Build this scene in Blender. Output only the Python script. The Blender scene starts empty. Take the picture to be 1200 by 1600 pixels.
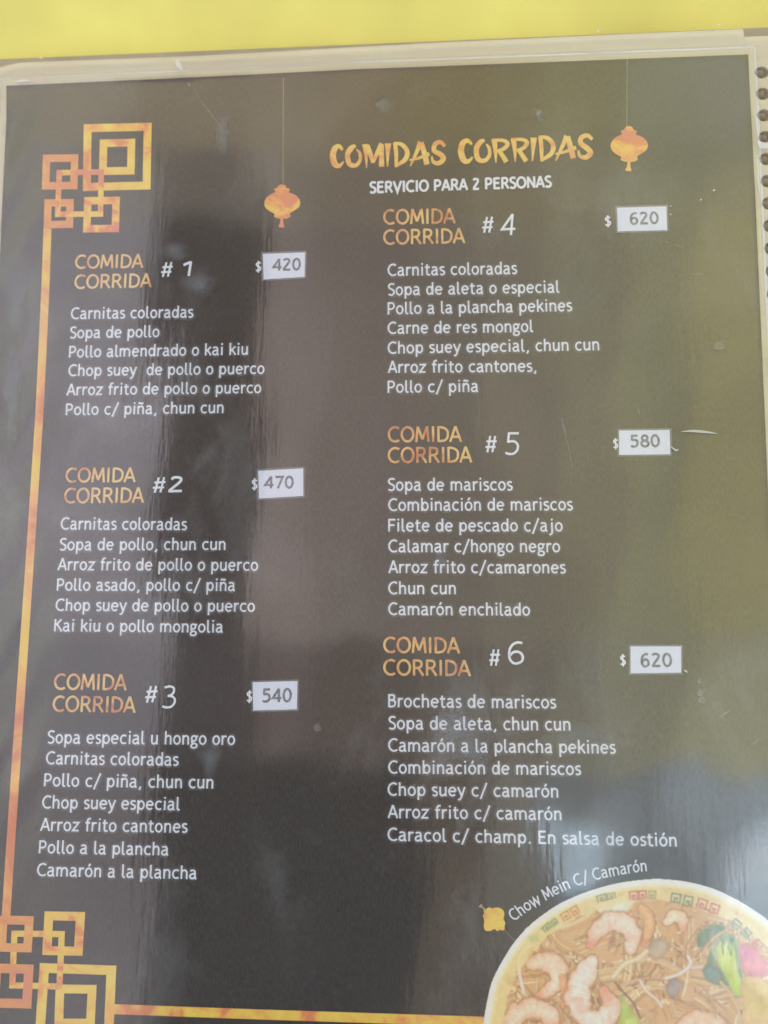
import bpy, math, random
import numpy as np
from mathutils import Vector, Matrix

# ------------------------------------------------------------------ camera
SC = bpy.context.scene
FPX = 1200.0                       # focal length in photograph pixels (1200 x 1600)
DH = 0.215                         # camera height over the menu
def nrm(v): return v / np.linalg.norm(v)
N_DOWN = nrm(np.array([80.0 / FPX, 170.0 / FPX, 1.0]))       # straight down, seen from the camera
XR = np.array([18170.0 / FPX, -60.0 / FPX, -1.0])
XR = nrm(XR - N_DOWN * XR.dot(N_DOWN))
ZW = -N_DOWN
YW = np.cross(ZW, XR)
R3 = np.array([XR, YW, ZW])        # camera (x right, y down, z forward) -> world
cam_d = bpy.data.cameras.new('camera')
cam = bpy.data.objects.new('camera', cam_d)
SC.collection.objects.link(cam)
cx, cy, cz = R3 @ np.array([1, 0, 0]), R3 @ np.array([0, -1, 0]), R3 @ np.array([0, 0, -1])
cam.matrix_world = Matrix(((cx[0], cy[0], cz[0], 0), (cx[1], cy[1], cz[1], 0), (cx[2], cy[2], cz[2], DH), (0, 0, 0, 1)))
cam_d.sensor_fit = 'VERTICAL'
cam_d.sensor_height = 36.0
cam_d.lens = FPX / 1600.0 * 36.0
cam_d.clip_start = 0.005
cam_d.clip_end = 200.0
cam_d.dof.use_dof = True
cam_d.dof.focus_distance = DH * 1.0
cam_d.dof.aperture_fstop = 9.0
SC.camera = cam

# ------------------------------------------------------------------ world, sun, exposure
SUN_EL, SUN_AZ = math.radians(58), math.radians(35)
W = bpy.data.worlds.new("World"); SC.world = W; W.use_nodes = True
nt = W.node_tree
sky = nt.nodes.new('ShaderNodeTexSky'); sky.sky_type = 'NISHITA'; sky.sun_disc = False
sky.sun_elevation = SUN_EL; sky.sun_rotation = SUN_AZ
sky.air_density = 1.0; sky.dust_density = 2.0
bg = nt.nodes['Background']; nt.links.new(sky.outputs[0], bg.inputs[0]); bg.inputs[1].default_value = 0.15
sl = bpy.data.lights.new('sun', 'SUN'); sl.energy = 4.8; sl.angle = math.radians(0.6); sl.color = (1.0, 0.95, 0.88)
so = bpy.data.objects.new('sun', sl); SC.collection.objects.link(so)
sd = Vector((math.sin(SUN_AZ) * math.cos(SUN_EL), math.cos(SUN_AZ) * math.cos(SUN_EL), math.sin(SUN_EL)))
so.rotation_euler = sd.to_track_quat('Z', 'Y').to_euler()
SC.view_settings.view_transform = 'Standard'; SC.view_settings.look = 'None'
SC.view_settings.exposure = 1.74; SC.view_settings.gamma = 1.0
try:
    SC.cycles.filter_width = 1.55
    SC.cycles.max_bounces = 8; SC.cycles.transparent_max_bounces = 16
except Exception: pass

# ------------------------------------------------------------------ projection helpers
def at(px, py, z=0.0):
    """photograph pixel -> point where its line of sight meets height z"""
    px = np.asarray(px, float); py = np.asarray(py, float)
    r = np.stack([(px - 600) / FPX, (py - 800) / FPX, np.ones_like(px)], -1) @ R3.T
    t = (z - DH) / r[..., 2]
    p = r * t[..., None]; p[..., 2] = z
    return p
def at_xy(px, py):
    p = at(px, py); return p[..., 0], p[..., 1]
def mirror(px, py, H):
    """point at height H over the table that the menu shows reflected at a pixel"""
    p = at(px, py); k = (H + DH) / DH
    return Vector((p[0] * k, p[1] * k, H))

# ------------------------------------------------------------------ materials
def lin(c):
    c = c / 255.0
    return c / 12.92 if c <= .04045 else ((c + .055) / 1.055) ** 2.4
def rgb(r, g, b, k=1.0): return (min(1, lin(r) * k), min(1, lin(g) * k), min(1, lin(b) * k), 1)
def new_mat(name):
    m = bpy.data.materials.new(name); m.use_nodes = True
    n = m.node_tree; b = n.nodes['Principled BSDF']
    return m, n, b
def noise(n, scale, detail=3, rough=.5, vec=None, dist=0):
    t = n.nodes.new('ShaderNodeTexNoise'); t.inputs['Scale'].default_value = scale
    t.inputs['Detail'].default_value = detail; t.inputs['Roughness'].default_value = rough
    t.inputs['Distortion'].default_value = dist
    if vec is not None: n.links.new(vec, t.inputs['Vector'])
    return t
def geo(n): return n.nodes.new('ShaderNodeNewGeometry').outputs['Position']
def vmap(n, vec, scale, rot=(0, 0, 0)):
    m = n.nodes.new('ShaderNodeMapping'); n.links.new(vec, m.inputs['Vector'])
    m.inputs['Scale'].default_value = scale; m.inputs['Rotation'].default_value = rot
    return m.outputs[0]
def ramp(n, fac, stops):
    r = n.nodes.new('ShaderNodeValToRGB'); n.links.new(fac, r.inputs[0])
    e = r.color_ramp.elements
    while len(e) < len(stops): e.new(0.5)
    for el, (p, c) in zip(e, stops):
        el.position = p; el.color = c if len(c) == 4 else (*c, 1)
    return r.outputs[0]
def bump(n, h, strength, dist, target):
    b = n.nodes.new('ShaderNodeBump'); b.inputs['Strength'].default_value = strength
    b.inputs['Distance'].default_value = dist; n.links.new(h, b.inputs['Height'])
    n.links.new(b.outputs[0], target); return b
def mathn(n, op, a, b=None):
    m = n.nodes.new('ShaderNodeMath'); m.operation = op
    for i, v in enumerate((a, b)):
        if v is None: continue
        if isinstance(v, (int, float)): m.inputs[i].default_value = v
        else: n.links.new(v, m.inputs[i])
    return m.outputs[0]

PK = .77
def mat_print(name, col, var=0.08, rough=.6):
    m, n, b = new_mat(name); col = tuple(c * PK for c in col[:3])
    p = geo(n); t = noise(n, 900, 2, .6, p)
    lo = tuple(c * (1 - var) for c in col[:3]); hi = tuple(min(1, c * (1 + var)) for c in col[:3])
    n.links.new(ramp(n, t.outputs[0], [(.3, lo), (.7, hi)]), b.inputs['Base Color'])
    b.inputs['Roughness'].default_value = rough; b.inputs['Specular IOR Level'].default_value = .1
    return m
def mat_gold(name, stops, scale=95, seed=0.0):
    """mottled watercolour gold ink"""
    stops = [(p, tuple(c * PK for c in col)) for p, col in stops]
    m, n, b = new_mat(name)
    p = vmap(n, geo(n), (1, 1, 1)); n.nodes[-1].inputs['Location'].default_value = (seed, seed * 2, 0)
    t = noise(n, scale, 5, .62, p, 1.2)
    n.links.new(ramp(n, t.outputs[0], stops), b.inputs['Base Color'])
    b.inputs['Roughness'].default_value = .6; b.inputs['Specular IOR Level'].default_value = .1
    return m

M = {}
YEL, AMB, ORG, PNK = (.90, .62, .12), (.90, .47, .13), (.80, .29, .12), (.76, .27, .17)
M['gold'] = mat_gold('gold_ink', [(.38, PNK), (.45, ORG), (.50, AMB), (.57, YEL)], 80)
M['gold_yellow'] = mat_gold('yellow_gold_ink', [(.36, ORG), (.44, AMB), (.51, YEL), (.62, (.92, .70, .14))], 80, .3)
M['gold_pink'] = mat_gold('pink_gold_ink', [(.32, PNK), (.50, (.80, .33, .12)), (.68, AMB)], 90, .7)
M['border'] = mat_gold('border_ink', [(.38, (.72, .24, .11)), (.47, (.88, .42, .13)), (.56, (.90, .60, .12))], 22, .1)
M['title'] = mat_gold('title_ink', [(.36, (.80, .32, .12)), (.48, (.88, .50, .16)), (.58, (.90, .66, .17))], 120, .5)
M['heading'] = mat_gold('heading_ink', [(.38, (.62, .24, .10)), (.47, (.80, .43, .17)), (.57, (.86, .60, .24))], 110, .9)
M['white'] = mat_print('white_ink', (.82, .88, 1.0), .05)
M['numeral'] = mat_print('grey_numeral_ink', (.20, .21, .27), .5)
M['string'] = mat_print('lantern_string_ink', (.24, .22, .15), .1)
M['bone'] = mat_print('bone_ink', (.55, .36, .28), .2)
M['slip'] = mat_print('price_slip_paper', (.76, .82, 1.0), .02)

def make_sheet_mat():
    m, n, b = new_mat('black_printed_sheet')
    p = geo(n)
    a = noise(n, 14, 3, .5, p)
    base = ramp(n, a.outputs[0], [(.3, (.013, .0095, .007)), (.7, (.020, .015, .011))])
    f = noise(n, 2600, 2, .6, vmap(n, p, (1, .25, 1)))
    g = ramp(n, f.outputs[0], [(.35, (.55, .55, .55)), (.65, (1.5, 1.5, 1.5))])
    mx = n.nodes.new('ShaderNodeMixRGB'); mx.blend_type = 'MULTIPLY'; mx.inputs[0].default_value = 1
    n.links.new(base, mx.inputs[1]); n.links.new(g, mx.inputs[2]); n.links.new(mx.outputs[0], b.inputs['Base Color'])
    b.inputs['Roughness'].default_value = .55
    return m
M['sheet'] = make_sheet_mat()

def make_film_mat():
    """clear laminating film: see-through, glossy, scuffed and smudged by handling"""
    m = bpy.data.materials.new('laminate_film'); m.use_nodes = True; n = m.node_tree; n.nodes.clear()
    out = n.nodes.new('ShaderNodeOutputMaterial')
    tr = n.nodes.new('ShaderNodeBsdfTransparent'); tr.inputs[0].default_value = (.97, .97, .97, 1)
    gl = n.nodes.new('ShaderNodeBsdfGlossy'); gl.inputs['Roughness'].default_value = .085
    p = geo(n)
    # Schlick reflectance, the same from either side of the thin film
    gn = n.nodes.new('ShaderNodeNewGeometry'); dt = n.nodes.new('ShaderNodeVectorMath'); dt.operation = 'DOT_PRODUCT'
    n.links.new(gn.outputs['Normal'], dt.inputs[0]); n.links.new(gn.outputs['Incoming'], dt.inputs[1])
    gr = mathn(n, 'POWER', mathn(n, 'SUBTRACT', 1.0, mathn(n, 'ABSOLUTE', dt.outputs['Value'])), 5.0)
    fac = mathn(n, 'MULTIPLY_ADD', gr, .9); fac.node.inputs[2].default_value = .11
    # fine relief: brushed vertical scuffs and gentle cockling
    s1 = noise(n, 420, 3, .6, vmap(n, p, (1, .12, 1)))
    s2 = noise(n, 60, 4, .6, p)
    h = mathn(n, 'ADD', mathn(n, 'MULTIPLY', s1.outputs[0], .25), mathn(n, 'MULTIPLY', s2.outputs[0], .22))
    bump(n, h, .22, .0005, gl.inputs['Normal'])
    mix = n.nodes.new('ShaderNodeMixShader'); n.links.new(fac, mix.inputs[0])
    n.links.new(tr.outputs[0], mix.inputs[1]); n.links.new(gl.outputs[0], mix.inputs[2])
    # greasy smudges and fine dust scatter a little light
    d = n.nodes.new('ShaderNodeBsdfDiffuse'); d.inputs[0].default_value = (.66, .70, .76, 1)
    k = noise(n, 34, 5, .68, vmap(n, p, (1, .7, 1)), .6)
    k2 = noise(n, 9, 2, .5, p)
    sm = mathn(n, 'MULTIPLY', ramp(n, k.outputs[0], [(.50, (0, 0, 0)), (.80, (1, 1, 1))]), ramp(n, k2.outputs[0], [(.45, (0, 0, 0)), (.65, (1, 1, 1))]))
    dust = noise(n, 1500, 1, .5, p)
    ds = ramp(n, dust.outputs[0], [(.70, (0, 0, 0)), (.78, (1, 1, 1))])
    tot = mathn(n, 'ADD', mathn(n, 'MULTIPLY', sm, .16), mathn(n, 'MULTIPLY', ds, .06))
    gr1 = noise(n, 1900, 2, .7, vmap(n, p, (1, .5, 1)))
    tot = mathn(n, 'ADD', tot, ramp(n, gr1.outputs[0], [(.42, (.001, .001, .001)), (.72, (.030, .030, .030))]))
    mix2 = n.nodes.new('ShaderNodeMixShader'); n.links.new(tot, mix2.inputs[0])
    n.links.new(mix.outputs[0], mix2.inputs[1]); n.links.new(d.outputs[0], mix2.inputs[2])
    n.links.new(mix2.outputs[0], out.inputs[0])
    return m
M['film'] = make_film_mat()

def make_margin_mat():
    m, n, b = new_mat('milky_laminate_margin')
    p = geo(n)
    t = noise(n, 40, 3, .5, vmap(n, p, (.3, 2.2, 1)))
    n.links.new(ramp(n, t.outputs[0], [(.35, (.60, .54, .40)), (.65, (.68, .64, .50))]), b.inputs['Base Color'])
    b.inputs['Roughness'].default_value = .22
    b.inputs['Coat Weight'].default_value = .5; b.inputs['Coat Roughness'].default_value = .06
    t2 = noise(n, 260, 4, .6, p); bump(n, t2.outputs[0], .4, .0006, b.inputs['Normal'])
    b.inputs['Alpha'].default_value = .66
    return m
M['margin'] = make_margin_mat()

def make_cloth_mat():
    m, n, b = new_mat('yellow_tablecloth_weave')
    p = geo(n)
    w = n.nodes.new('ShaderNodeTexWave'); w.wave_type = 'BANDS'; w.bands_direction = 'X'; w.inputs['Scale'].default_value = 420
    w.inputs['Distortion'].default_value = .6; n.links.new(p, w.inputs['Vector'])
    w2 = n.nodes.new('ShaderNodeTexWave'); w2.bands_direction = 'Y'; w2.inputs['Scale'].default_value = 420
    w2.inputs['Distortion'].default_value = .6; n.links.new(p, w2.inputs['Vector'])
    h = mathn(n, 'ADD', w.outputs['Fac'], w2.outputs['Fac'])
    t = noise(n, 14, 3, .55, p)
    n.links.new(ramp(n, t.outputs[0], [(.3, (.54, .485, .115)), (.7, (.70, .65, .17))]), b.inputs['Base Color'])
    b.inputs['Roughness'].default_value = .85; b.inputs['Sheen Weight'].default_value = .25
    bump(n, h, .12, .0002, b.inputs['Normal'])
    return m
M['cloth'] = make_cloth_mat()

def simple(name, col, rough=.5, var=.12, scale=60, **kw):
    m, n, b = new_mat(name); t = noise(n, scale, 4, .6, geo(n))
    n.links.new(ramp(n, t.outputs[0], [(.3, tuple(c * (1 - var) for c in col)), (.7, tuple(min(1, c * (1 + var)) for c in col))]), b.inputs['Base Color'])
    b.inputs['Roughness'].default_value = rough
    for k, v in kw.items(): b.inputs[k.replace('_', ' ')].default_value = v
    return m
M['coil'] = simple('brown_binding_plastic', (.22, .18, .10), .3)
M['under'] = simple('under_sheet_paper', (.30, .26, .18), .5)
M['seam'] = simple('clear_tape_bubbles', (.30, .29, .26), .3, Alpha=.45)
M['scratch'] = simple('white_scuff', (.55, .58, .60), .3, Alpha=.11)
M['glint'] = simple('glint_and_speck_pale', (.60, .62, .65), .06, .05, 60, Alpha=.6)  # pale colour for painted glints and specks
def tape_mat():
    m, n, b = new_mat('clear_tape'); b.inputs['Base Color'].default_value = (.70, .76, .86, 1)
    b.inputs['Roughness'].default_value = .12; b.inputs['Alpha'].default_value = .16
    return m
M['tape'] = tape_mat()
M['glow'] = simple('pale_bloom_halo', (.62, .66, .80), .6, Alpha=.085)  # pale see-through colour for the bloom painted around letters

# ------------------------------------------------------------------ object helpers
def link(o, parent=None):
    SC.collection.objects.link(o)
    if parent is not None: o.parent = parent
    return o
def mesh_obj(name, verts, faces, mat, parent=None, smooth=False, label=None):
    me = bpy.data.meshes.new(name)
    me.from_pydata([tuple(v) for v in verts], [], [tuple(f) for f in faces]); me.update()
    if smooth:
        for pl in me.polygons: pl.use_smooth = True
    me.materials.append(mat)
    o = link(bpy.data.objects.new(name, me), parent)
    if label: o['label'] = label
    return o
def tag(o, label, cat, group=None):
    o['label'] = label; o['category'] = cat
    if group: o['group'] = group
    return o
def empty(name, loc=(0, 0, 0)):
    o = bpy.data.objects.new(name, None); o.location = loc; o.empty_display_size = .01
    return link(o)

# photograph-pixel sheets: list of vertices with px, py and height
class Ink:
    """flat print gathered in photograph pixels and laid on the page"""
    def __init__(s, z=.00005): s.v = []; s.f = []; s.z = z; s.k = 0
    def next(s): s.k += 1
    def ribbon(s, pts, width, closed=False):
        """pts: (n,2) px; width: scalar or per point"""
        pts = np.array(pts, float); n = len(pts)
        w = np.ones(n) * width if np.isscalar(width) else np.array(width, float)
        d = np.diff(pts, axis=0)
        if closed: d = np.vstack([d, pts[0] - pts[-1]])
        L = np.hypot(d[:, 0], d[:, 1]) + 1e-9; d = d / L[:, None]
        nn = np.stack([-d[:, 1], d[:, 0]], 1)
        off = np.zeros_like(pts)
        for i in range(n):
            if closed: a, b = nn[i - 1], nn[i]
            else: a, b = nn[max(i - 1, 0)], nn[min(i, len(nn) - 1)]
            m = a + b; l2 = m.dot(m)
            off[i] = a if l2 < .25 else m * 2 / l2 if l2 > 0 else a
        z = s.z + (s.k % 7) * 6e-6; s.k += 1
        b0 = len(s.v)
        for p, o, ww in zip(pts, off, w):
            s.v.append((*(p + o * ww / 2), z)); s.v.append((*(p - o * ww / 2), z))
        for i in range(n - 1 + (1 if closed else 0)):
            j = (i + 1) % n
            s.f.append((b0 + 2 * i, b0 + 2 * i + 1, b0 + 2 * j + 1, b0 + 2 * j))
    def poly(s, pts):
        z = s.z + (s.k % 7) * 6e-6; s.k += 1; b0 = len(s.v)
        for p in pts: s.v.append((p[0], p[1], z))
        s.f.append(tuple(range(b0, b0 + len(pts))))
    def build(s, name, mat, parent, label=None):
        v = np.array(s.v); p = at(v[:, 0], v[:, 1], 0.0); p[:, 2] = v[:, 2]
        o = mesh_obj(name, p, s.f, mat, parent, label=label)
        return o

def spline(pts, n=7, closed=False):
    P = np.array(pts, float)
    if closed: Q = np.vstack([P[-1], P, P[0], P[1]])
    else: Q = np.vstack([2 * P[0] - P[1], P, 2 * P[-1] - P[-2]])
    out = []
    m = len(P) if closed else len(P) - 1
    for i in range(m):
        a, b, c, d = Q[i:i + 4]
        for t in np.arange(n) / n:
            out.append(.5 * (2 * b + (c - a) * t + (2 * a - 5 * b + 4 * c - d) * t * t + (3 * b - a - 3 * c + d) * t ** 3))
    if not closed: out.append(P[-1])
    return np.array(out)

# ------------------------------------------------------------------ lettering (centre lines, thousandths of an em)
G = {}
def g(ch, adv, spec): G[ch] = (adv, spec)
g(' ', 301, ''); g(',', 300, 'p 185 70 160 -20 100 -120'); g('.', 300, 'p 160 0 160 100'); g('/', 480, 'p 60 -130 430 760')
g('a', 525, 's 90 440 170 480 270 486 350 450 378 370 380 280 380 150 390 80 420 35 470 20|s 380 292 280 295 160 260 95 200 88 120 130 55 215 33 310 60 380 140')
g('b', 557, 'p 112 740 112 0|e 300 261 168 222 0 360')
g('c', 495, 'e 290 261 200 225 48 312')
g('d', 557, 'p 445 740 445 0|e 258 261 168 222 0 360')
g('e', 545, 'e 275 261 190 224 4 318|p 95 275 470 275')
g('f', 370, 's 370 712 300 708 220 690 180 620 172 520 172 400|p 172 420 172 0|p 40 482 330 482')
g('g', 502, 'e 225 345 140 140 0 360|p 320 440 475 478|s 130 235 105 175 125 110 220 75 340 50 410 -10 400 -110 320 -165 210 -172 110 -150 70 -80 105 0 170 60')
g('h', 546, 'p 112 740 112 0|s 112 340 170 440 280 484 380 450 425 360 428 250 428 120|p 428 160 428 0')
g('i', 285, 'p 145 523 145 0|p 145 625 145 730')
g('j', 367, 's 225 523 225 300 225 60 215 -80 160 -155 50 -170|p 225 625 225 730')
g('k', 504, 'p 112 740 112 0|p 440 523 150 262|p 220 330 470 0')
g('l', 295, 's 112 740 112 600 112 400 112 200 125 80 180 35 260 30')
g('m', 830, 'p 112 523 112 0|s 112 340 160 440 250 484 340 450 372 360 374 250 374 150|p 374 200 374 0|s 374 340 440 450 540 484 640 450 705 360 710 250 710 120|p 710 160 710 0')
g('n', 546, 'p 112 523 112 0|s 112 340 170 440 280 484 380 450 425 360 428 250 428 120|p 428 160 428 0')
g('ñ', 546, 'p 112 523 112 0|s 112 340 170 440 280 484 380 450 425 360 428 250 428 120|p 428 160 428 0|s 130 620 190 690 270 665 340 640 410 705')
g('o', 537, 'e 268 261 184 224 0 360'); g('ó', 537, 'e 268 261 184 224 0 360|p 240 590 350 740')
g('p', 557, 'p 112 523 112 -210|e 300 261 168 222 0 360')
g('r', 389, 'p 112 523 112 0|s 112 320 160 420 240 475 370 470')
g('s', 405, 's 345 460 260 486 160 480 95 430 95 360 150 300 240 262 320 215 340 145 300 65 200 33 70 65')
g('t', 396, 's 165 660 165 500 165 300 165 140 195 60 260 35 365 45|p 40 482 350 482')
g('u', 546, 's 115 523 115 400 115 200 145 80 230 36 330 70 430 170|p 430 523 430 0'); 
g('v', 490, 'p 45 523 245 30 445 523'); g('w', 744, 'p 45 523 210 30 372 500 535 30 700 523')
g('x', 501, 'p 50 523 440 0|p 440 523 50 0'); g('y', 493, 'p 45 523 255 40|s 450 523 355 280 270 30 215 -90 150 -160 50 -175')
g('z', 475, 'p 50 482 410 482 75 42 430 42')
g('A', 590, 'p 40 0 295 716|p 295 716 550 0|p 130 230 460 230')
g('B', 566, 'p 115 0 115 716|s 115 674 270 674 400 640 420 540 370 430 240 395 115 395|s 115 395 280 390 430 350 470 210 400 70 270 42 115 42')
g('C', 598, 'e 360 358 295 325 52 308'); g('D', 613, 'p 115 0 115 716|s 115 674 250 670 430 610 540 480 548 358 530 220 430 90 250 44 115 42')
g('E', 536, 'p 115 0 115 716|p 115 674 480 674|p 115 380 440 380|p 115 42 490 42')
g('F', 525, 'p 115 0 115 716|p 115 674 490 674|p 115 365 440 365')
g('I', 278, 'p 140 0 140 716'); g('K', 576, 'p 115 0 115 716|p 500 716 150 370|p 230 440 550 0')
g('M', 709, 'p 70 0 140 716|p 140 700 355 120|p 355 120 570 700|p 570 716 640 0')
g('N', 638, 'p 110 0 110 716|p 110 690 530 20|p 530 0 530 716')
g('O', 674, 'e 337 358 270 325 0 360')
g('P', 558, 'p 115 0 115 716|s 115 674 270 676 400 640 465 520 430 390 320 320 115 312')
g('R', 582, 'p 115 0 115 716|s 115 674 270 676 400 640 450 530 415 410 320 350 115 340|p 300 345 530 0')
g('S', 481, 's 430 640 320 684 190 675 95 600 90 500 160 415 280 355 385 280 410 170 350 60 220 28 60 75')
g('V', 590, 'p 40 716 295 30 550 716')
g('0', 524, 'e 262 358 180 325 0 360'); g('1', 524, 'p 110 560 300 690|p 300 716 300 0')
g('2', 524, 's 90 590 150 670 260 682 365 640 385 540 330 420 210 250 80 60|p 55 42 460 42')
g('3', 524, 's 90 650 230 682 350 640 375 530 310 420 200 385|s 200 385 330 370 415 280 405 150 320 50 190 30 60 65')
g('4', 524, 'p 490 205 60 205 360 700|p 365 716 365 0')
g('5', 524, 'p 430 674 150 674 130 385|s 130 400 230 430 340 405 410 310 405 170 320 55 190 30 70 70')
g('6', 524, 's 410 660 300 680 190 620 115 490 90 320 110 150 190 40 290 34 385 95 415 215 375 340 280 395 180 365 105 265')
g('7', 524, 'p 60 674 440 674 200 0'); g('8', 524, 'e 262 530 140 150 0 360|e 262 200 180 168 0 360')
g('#', 524, 'p 220 700 110 0|p 440 700 330 0|p 60 470 510 470|p 20 230 470 230')
g('$', 524, 's 430 580 320 635 190 620 110 540 130 450 250 380 380 310 420 210 370 110 240 70 80 120|p 262 760 262 -60')

def strokes(ch):
    out = []
    for st in G[ch][1].split('|'):
        if not st: continue
        k, *nums = st.split(); v = list(map(float, nums))
        if k == 'p': out.append((np.array(v).reshape(-1, 2), False))
        elif k == 's': out.append((spline(np.array(v).reshape(-1, 2), 5), False))
        else:
            ex, ey, rx, ry, a0, a1 = v
            cl = a1 - a0 >= 360; nseg = 28
            a = np.radians(np.linspace(a0, a1, nseg + 1))[: nseg if cl else None]
            out.append((np.stack([ex + rx * np.cos(a), ey + ry * np.sin(a)], 1), cl))
    return out
def text_ink(ink, s, x0, y0, x1, y1, cap, weight=92, slant=0.0):
    """string with its ink from (x0,y0) to (x1,y1) along the baseline, capitals 'cap' pixels tall"""
    pen = 0; items = []; lo, hi = 1e9, -1e9
    for ch in s:
        for pts, cl in strokes(ch):
            q = pts + [pen, 0]; items.append((q, cl))
            lo = min(lo, q[:, 0].min() - weight * .42); hi = max(hi, q[:, 0].max() + weight * .42)
        pen += G[ch][0]
    vs = cap / 716.0; hs = math.hypot(x1 - x0, y1 - y0) / (hi - lo)
    ux, uy = (x1 - x0) / (hi - lo), (y1 - y0) / (hi - lo)
    wpx = weight * (vs + hs) / 2
    for q, cl in items:
        t = q[:, 0] - lo; bx = x0 + ux * t; by = y0 + uy * t
        lean = (bx - 606) / 8500.0                      # columns converge towards the far edge
        up = q[:, 1] * vs
        X = bx - lean * up + slant * up; Y = by - up
        ink.ribbon(np.stack([X, Y], 1), wpx, cl)

# ------------------------------------------------------------------ outlines in photograph pixels
LEFT = [(10, 134), (5, 235), (1, 330), (-10, 500), (-46, 1000), (-100, 1750)]
RIGHT = [(1169, 85), (1180, 300), (1187, 460), (1194, 620), (1201, 780), (1228, 1300), (1252, 1750)]
def edge(tab, y): return np.interp(y, [p[1] for p in tab], [p[0] for p in tab])
def top_y(x): return np.interp(x, [10, 300, 560, 800, 1169], [134, 121, 108, 99, 85])
def lam_top(x): return np.interp(x, [-300, 0, 30, 300, 700, 1100, 1200, 1600], [112, 103, 96, 86, 64, 46, 42, 26])

# ------------------------------------------------------------------ table cloth
def grid(nx, ny, fx):
    v = []; f = []
    for j in range(ny + 1):
        for i in range(nx + 1): v.append(fx(i / nx, j / ny))
    for j in range(ny):
        for i in range(nx):
            a = j * (nx + 1) + i; f.append((a, a + 1, a + nx + 2, a + nx + 1))
    return v, f
def cloth_pt(u, v):
    x = -.75 + 1.5 * u; y = -.75 + 1.5 * v
    z = -.006 + .0022 * math.sin(x * 40 + y * 9) + .0016 * math.sin(y * 31 - x * 7 + 1.3) + .0005 * math.sin(x * 63 + y * 21)
    d = max(abs(x), abs(y)) - .2
    return (x, y, min(z, -.0021))
v, f = grid(160, 160, cloth_pt)
cloth = mesh_obj('tablecloth', v, f, M['cloth'], smooth=True)
tag(cloth, 'bright yellow woven tablecloth spread under the laminated menu', 'tablecloth')

# ------------------------------------------------------------------ the menu
menu = empty('menu_page', tuple(at(600, 800)))
menu.location = (0, 0, 0)
tag(menu, 'laminated dark menu page with gold ornaments and six set meals, lying on yellow cloth', 'menu')

# printed sheet
def sheet_pt(u, v):
    # rows run from the top edge down
    y = 80 + (1750 - 80) * v
    xl, xr = edge(LEFT, max(y, 134)), edge(RIGHT, max(y, 85))
    x = xl + (xr - xl) * u
    y = top_y(x) + (1750 - top_y(x)) * v
    p = at(x, y); return (p[0], p[1], 0)
v, f = grid(40, 60, sheet_pt)
sheet = mesh_obj('printed_sheet', v, [q[::-1] for q in f], M['sheet'], menu)

# laminate margin with punched strip
HX0, HX1 = 1166.0, 1290.0
def strip_x(px, y): return px + (y - 112) * .058
def smooth01(t): t = max(0, min(1, t)); return t * t * (3 - 2 * t)
rng = random.Random(4)
def wob(a, b, s): return math.sin(a * 6.1 + s) * .5 + math.sin(a * 13.7 + b * 3 + s * 2) * .3 + math.sin(a * 31 + s * 5) * .2
def margin_z(x, y, ytop):
    # a pressed ridge runs along the outer edge of the pouch
    d = y - ytop
    return -.0005 + .00022 * math.exp(-((d - 9) / 6.0) ** 2) * (1 + .6 * wob(x / 160, 0, 1)) + .00016 * math.exp(-((d - 26) / 7.0) ** 2)
def margin_pt(u, v):
    x = -260 + (HX0 + 260) * u
    yt = lam_top(x)
    y = yt + (1800 - yt) * v ** 2.2
    xx = strip_x(x, y) if x > 900 else x + (y - 112) * .058 * max(0, (x - 300) / 600)
    p = at(xx, y)
    z = margin_z(x, y, yt)
    if v == 0: z = -.0014
    return (p[0], p[1], z)
v, f = grid(240, 130, margin_pt)
mesh_obj('laminate_margin', v, [q[::-1] for q in f], M['margin'], menu, smooth=True)

# punched strip: each hole is a real opening ringed by cells
cA = at(1191, 112); cB = at(1204, 352)
PITCH = float(np.linalg.norm(cB - cA)) / 7.0
axis = (cB - cA) / np.linalg.norm(cB - cA); perp = np.array([-axis[1], axis[0], 0]);
if perp[0] < 0: perp = -perp
HR = .0020
innerA = at(HX0, 112); wl = float((cA - innerA).dot(perp)) ; wr = .0085
hv, hf = [], []
holes = []
n_holes = 46
ytopY = at(1200, lam_top(1200))
for i in range(-1, n_holes):
    c = cA + axis * PITCH * i
    if i >= 0: holes.append(c)
    b0 = len(hv); nseg = 24
    for k in range(nseg):
        a = 2 * math.pi * k / nseg + math.pi / 4
        ca, sa = math.cos(a), math.sin(a)
        q = c + (perp * ca + axis * sa) * HR
        m = max(abs(ca), abs(sa)); ox, oy = ca / m, sa / m
        w = wr if ox > 0 else wl
        oq = c + perp * ox * w + axis * oy * PITCH / 2
        if i == -1: oq = c + perp * ox * w + axis * (oy * PITCH / 2 if oy > 0 else -abs(oy) * PITCH * .72)
        hv += [(*q[:2], -.0003), (*oq[:2], -.0004), (*q[:2], -.0016)]
    for k in range(nseg):
        j = (k + 1) % nseg
        hf.append((b0 + 3 * k, b0 + 3 * k + 1, b0 + 3 * j + 1, b0 + 3 * j))
        if i >= 0: hf.append((b0 + 3 * k, b0 + 3 * j, b0 + 3 * j + 2, b0 + 3 * k + 2))
    if i == -1: hf.append(tuple(b0 + 3 * k for k in range(nseg)))
mesh_obj('punched_strip', hv, hf, M['margin'], menu)

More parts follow.
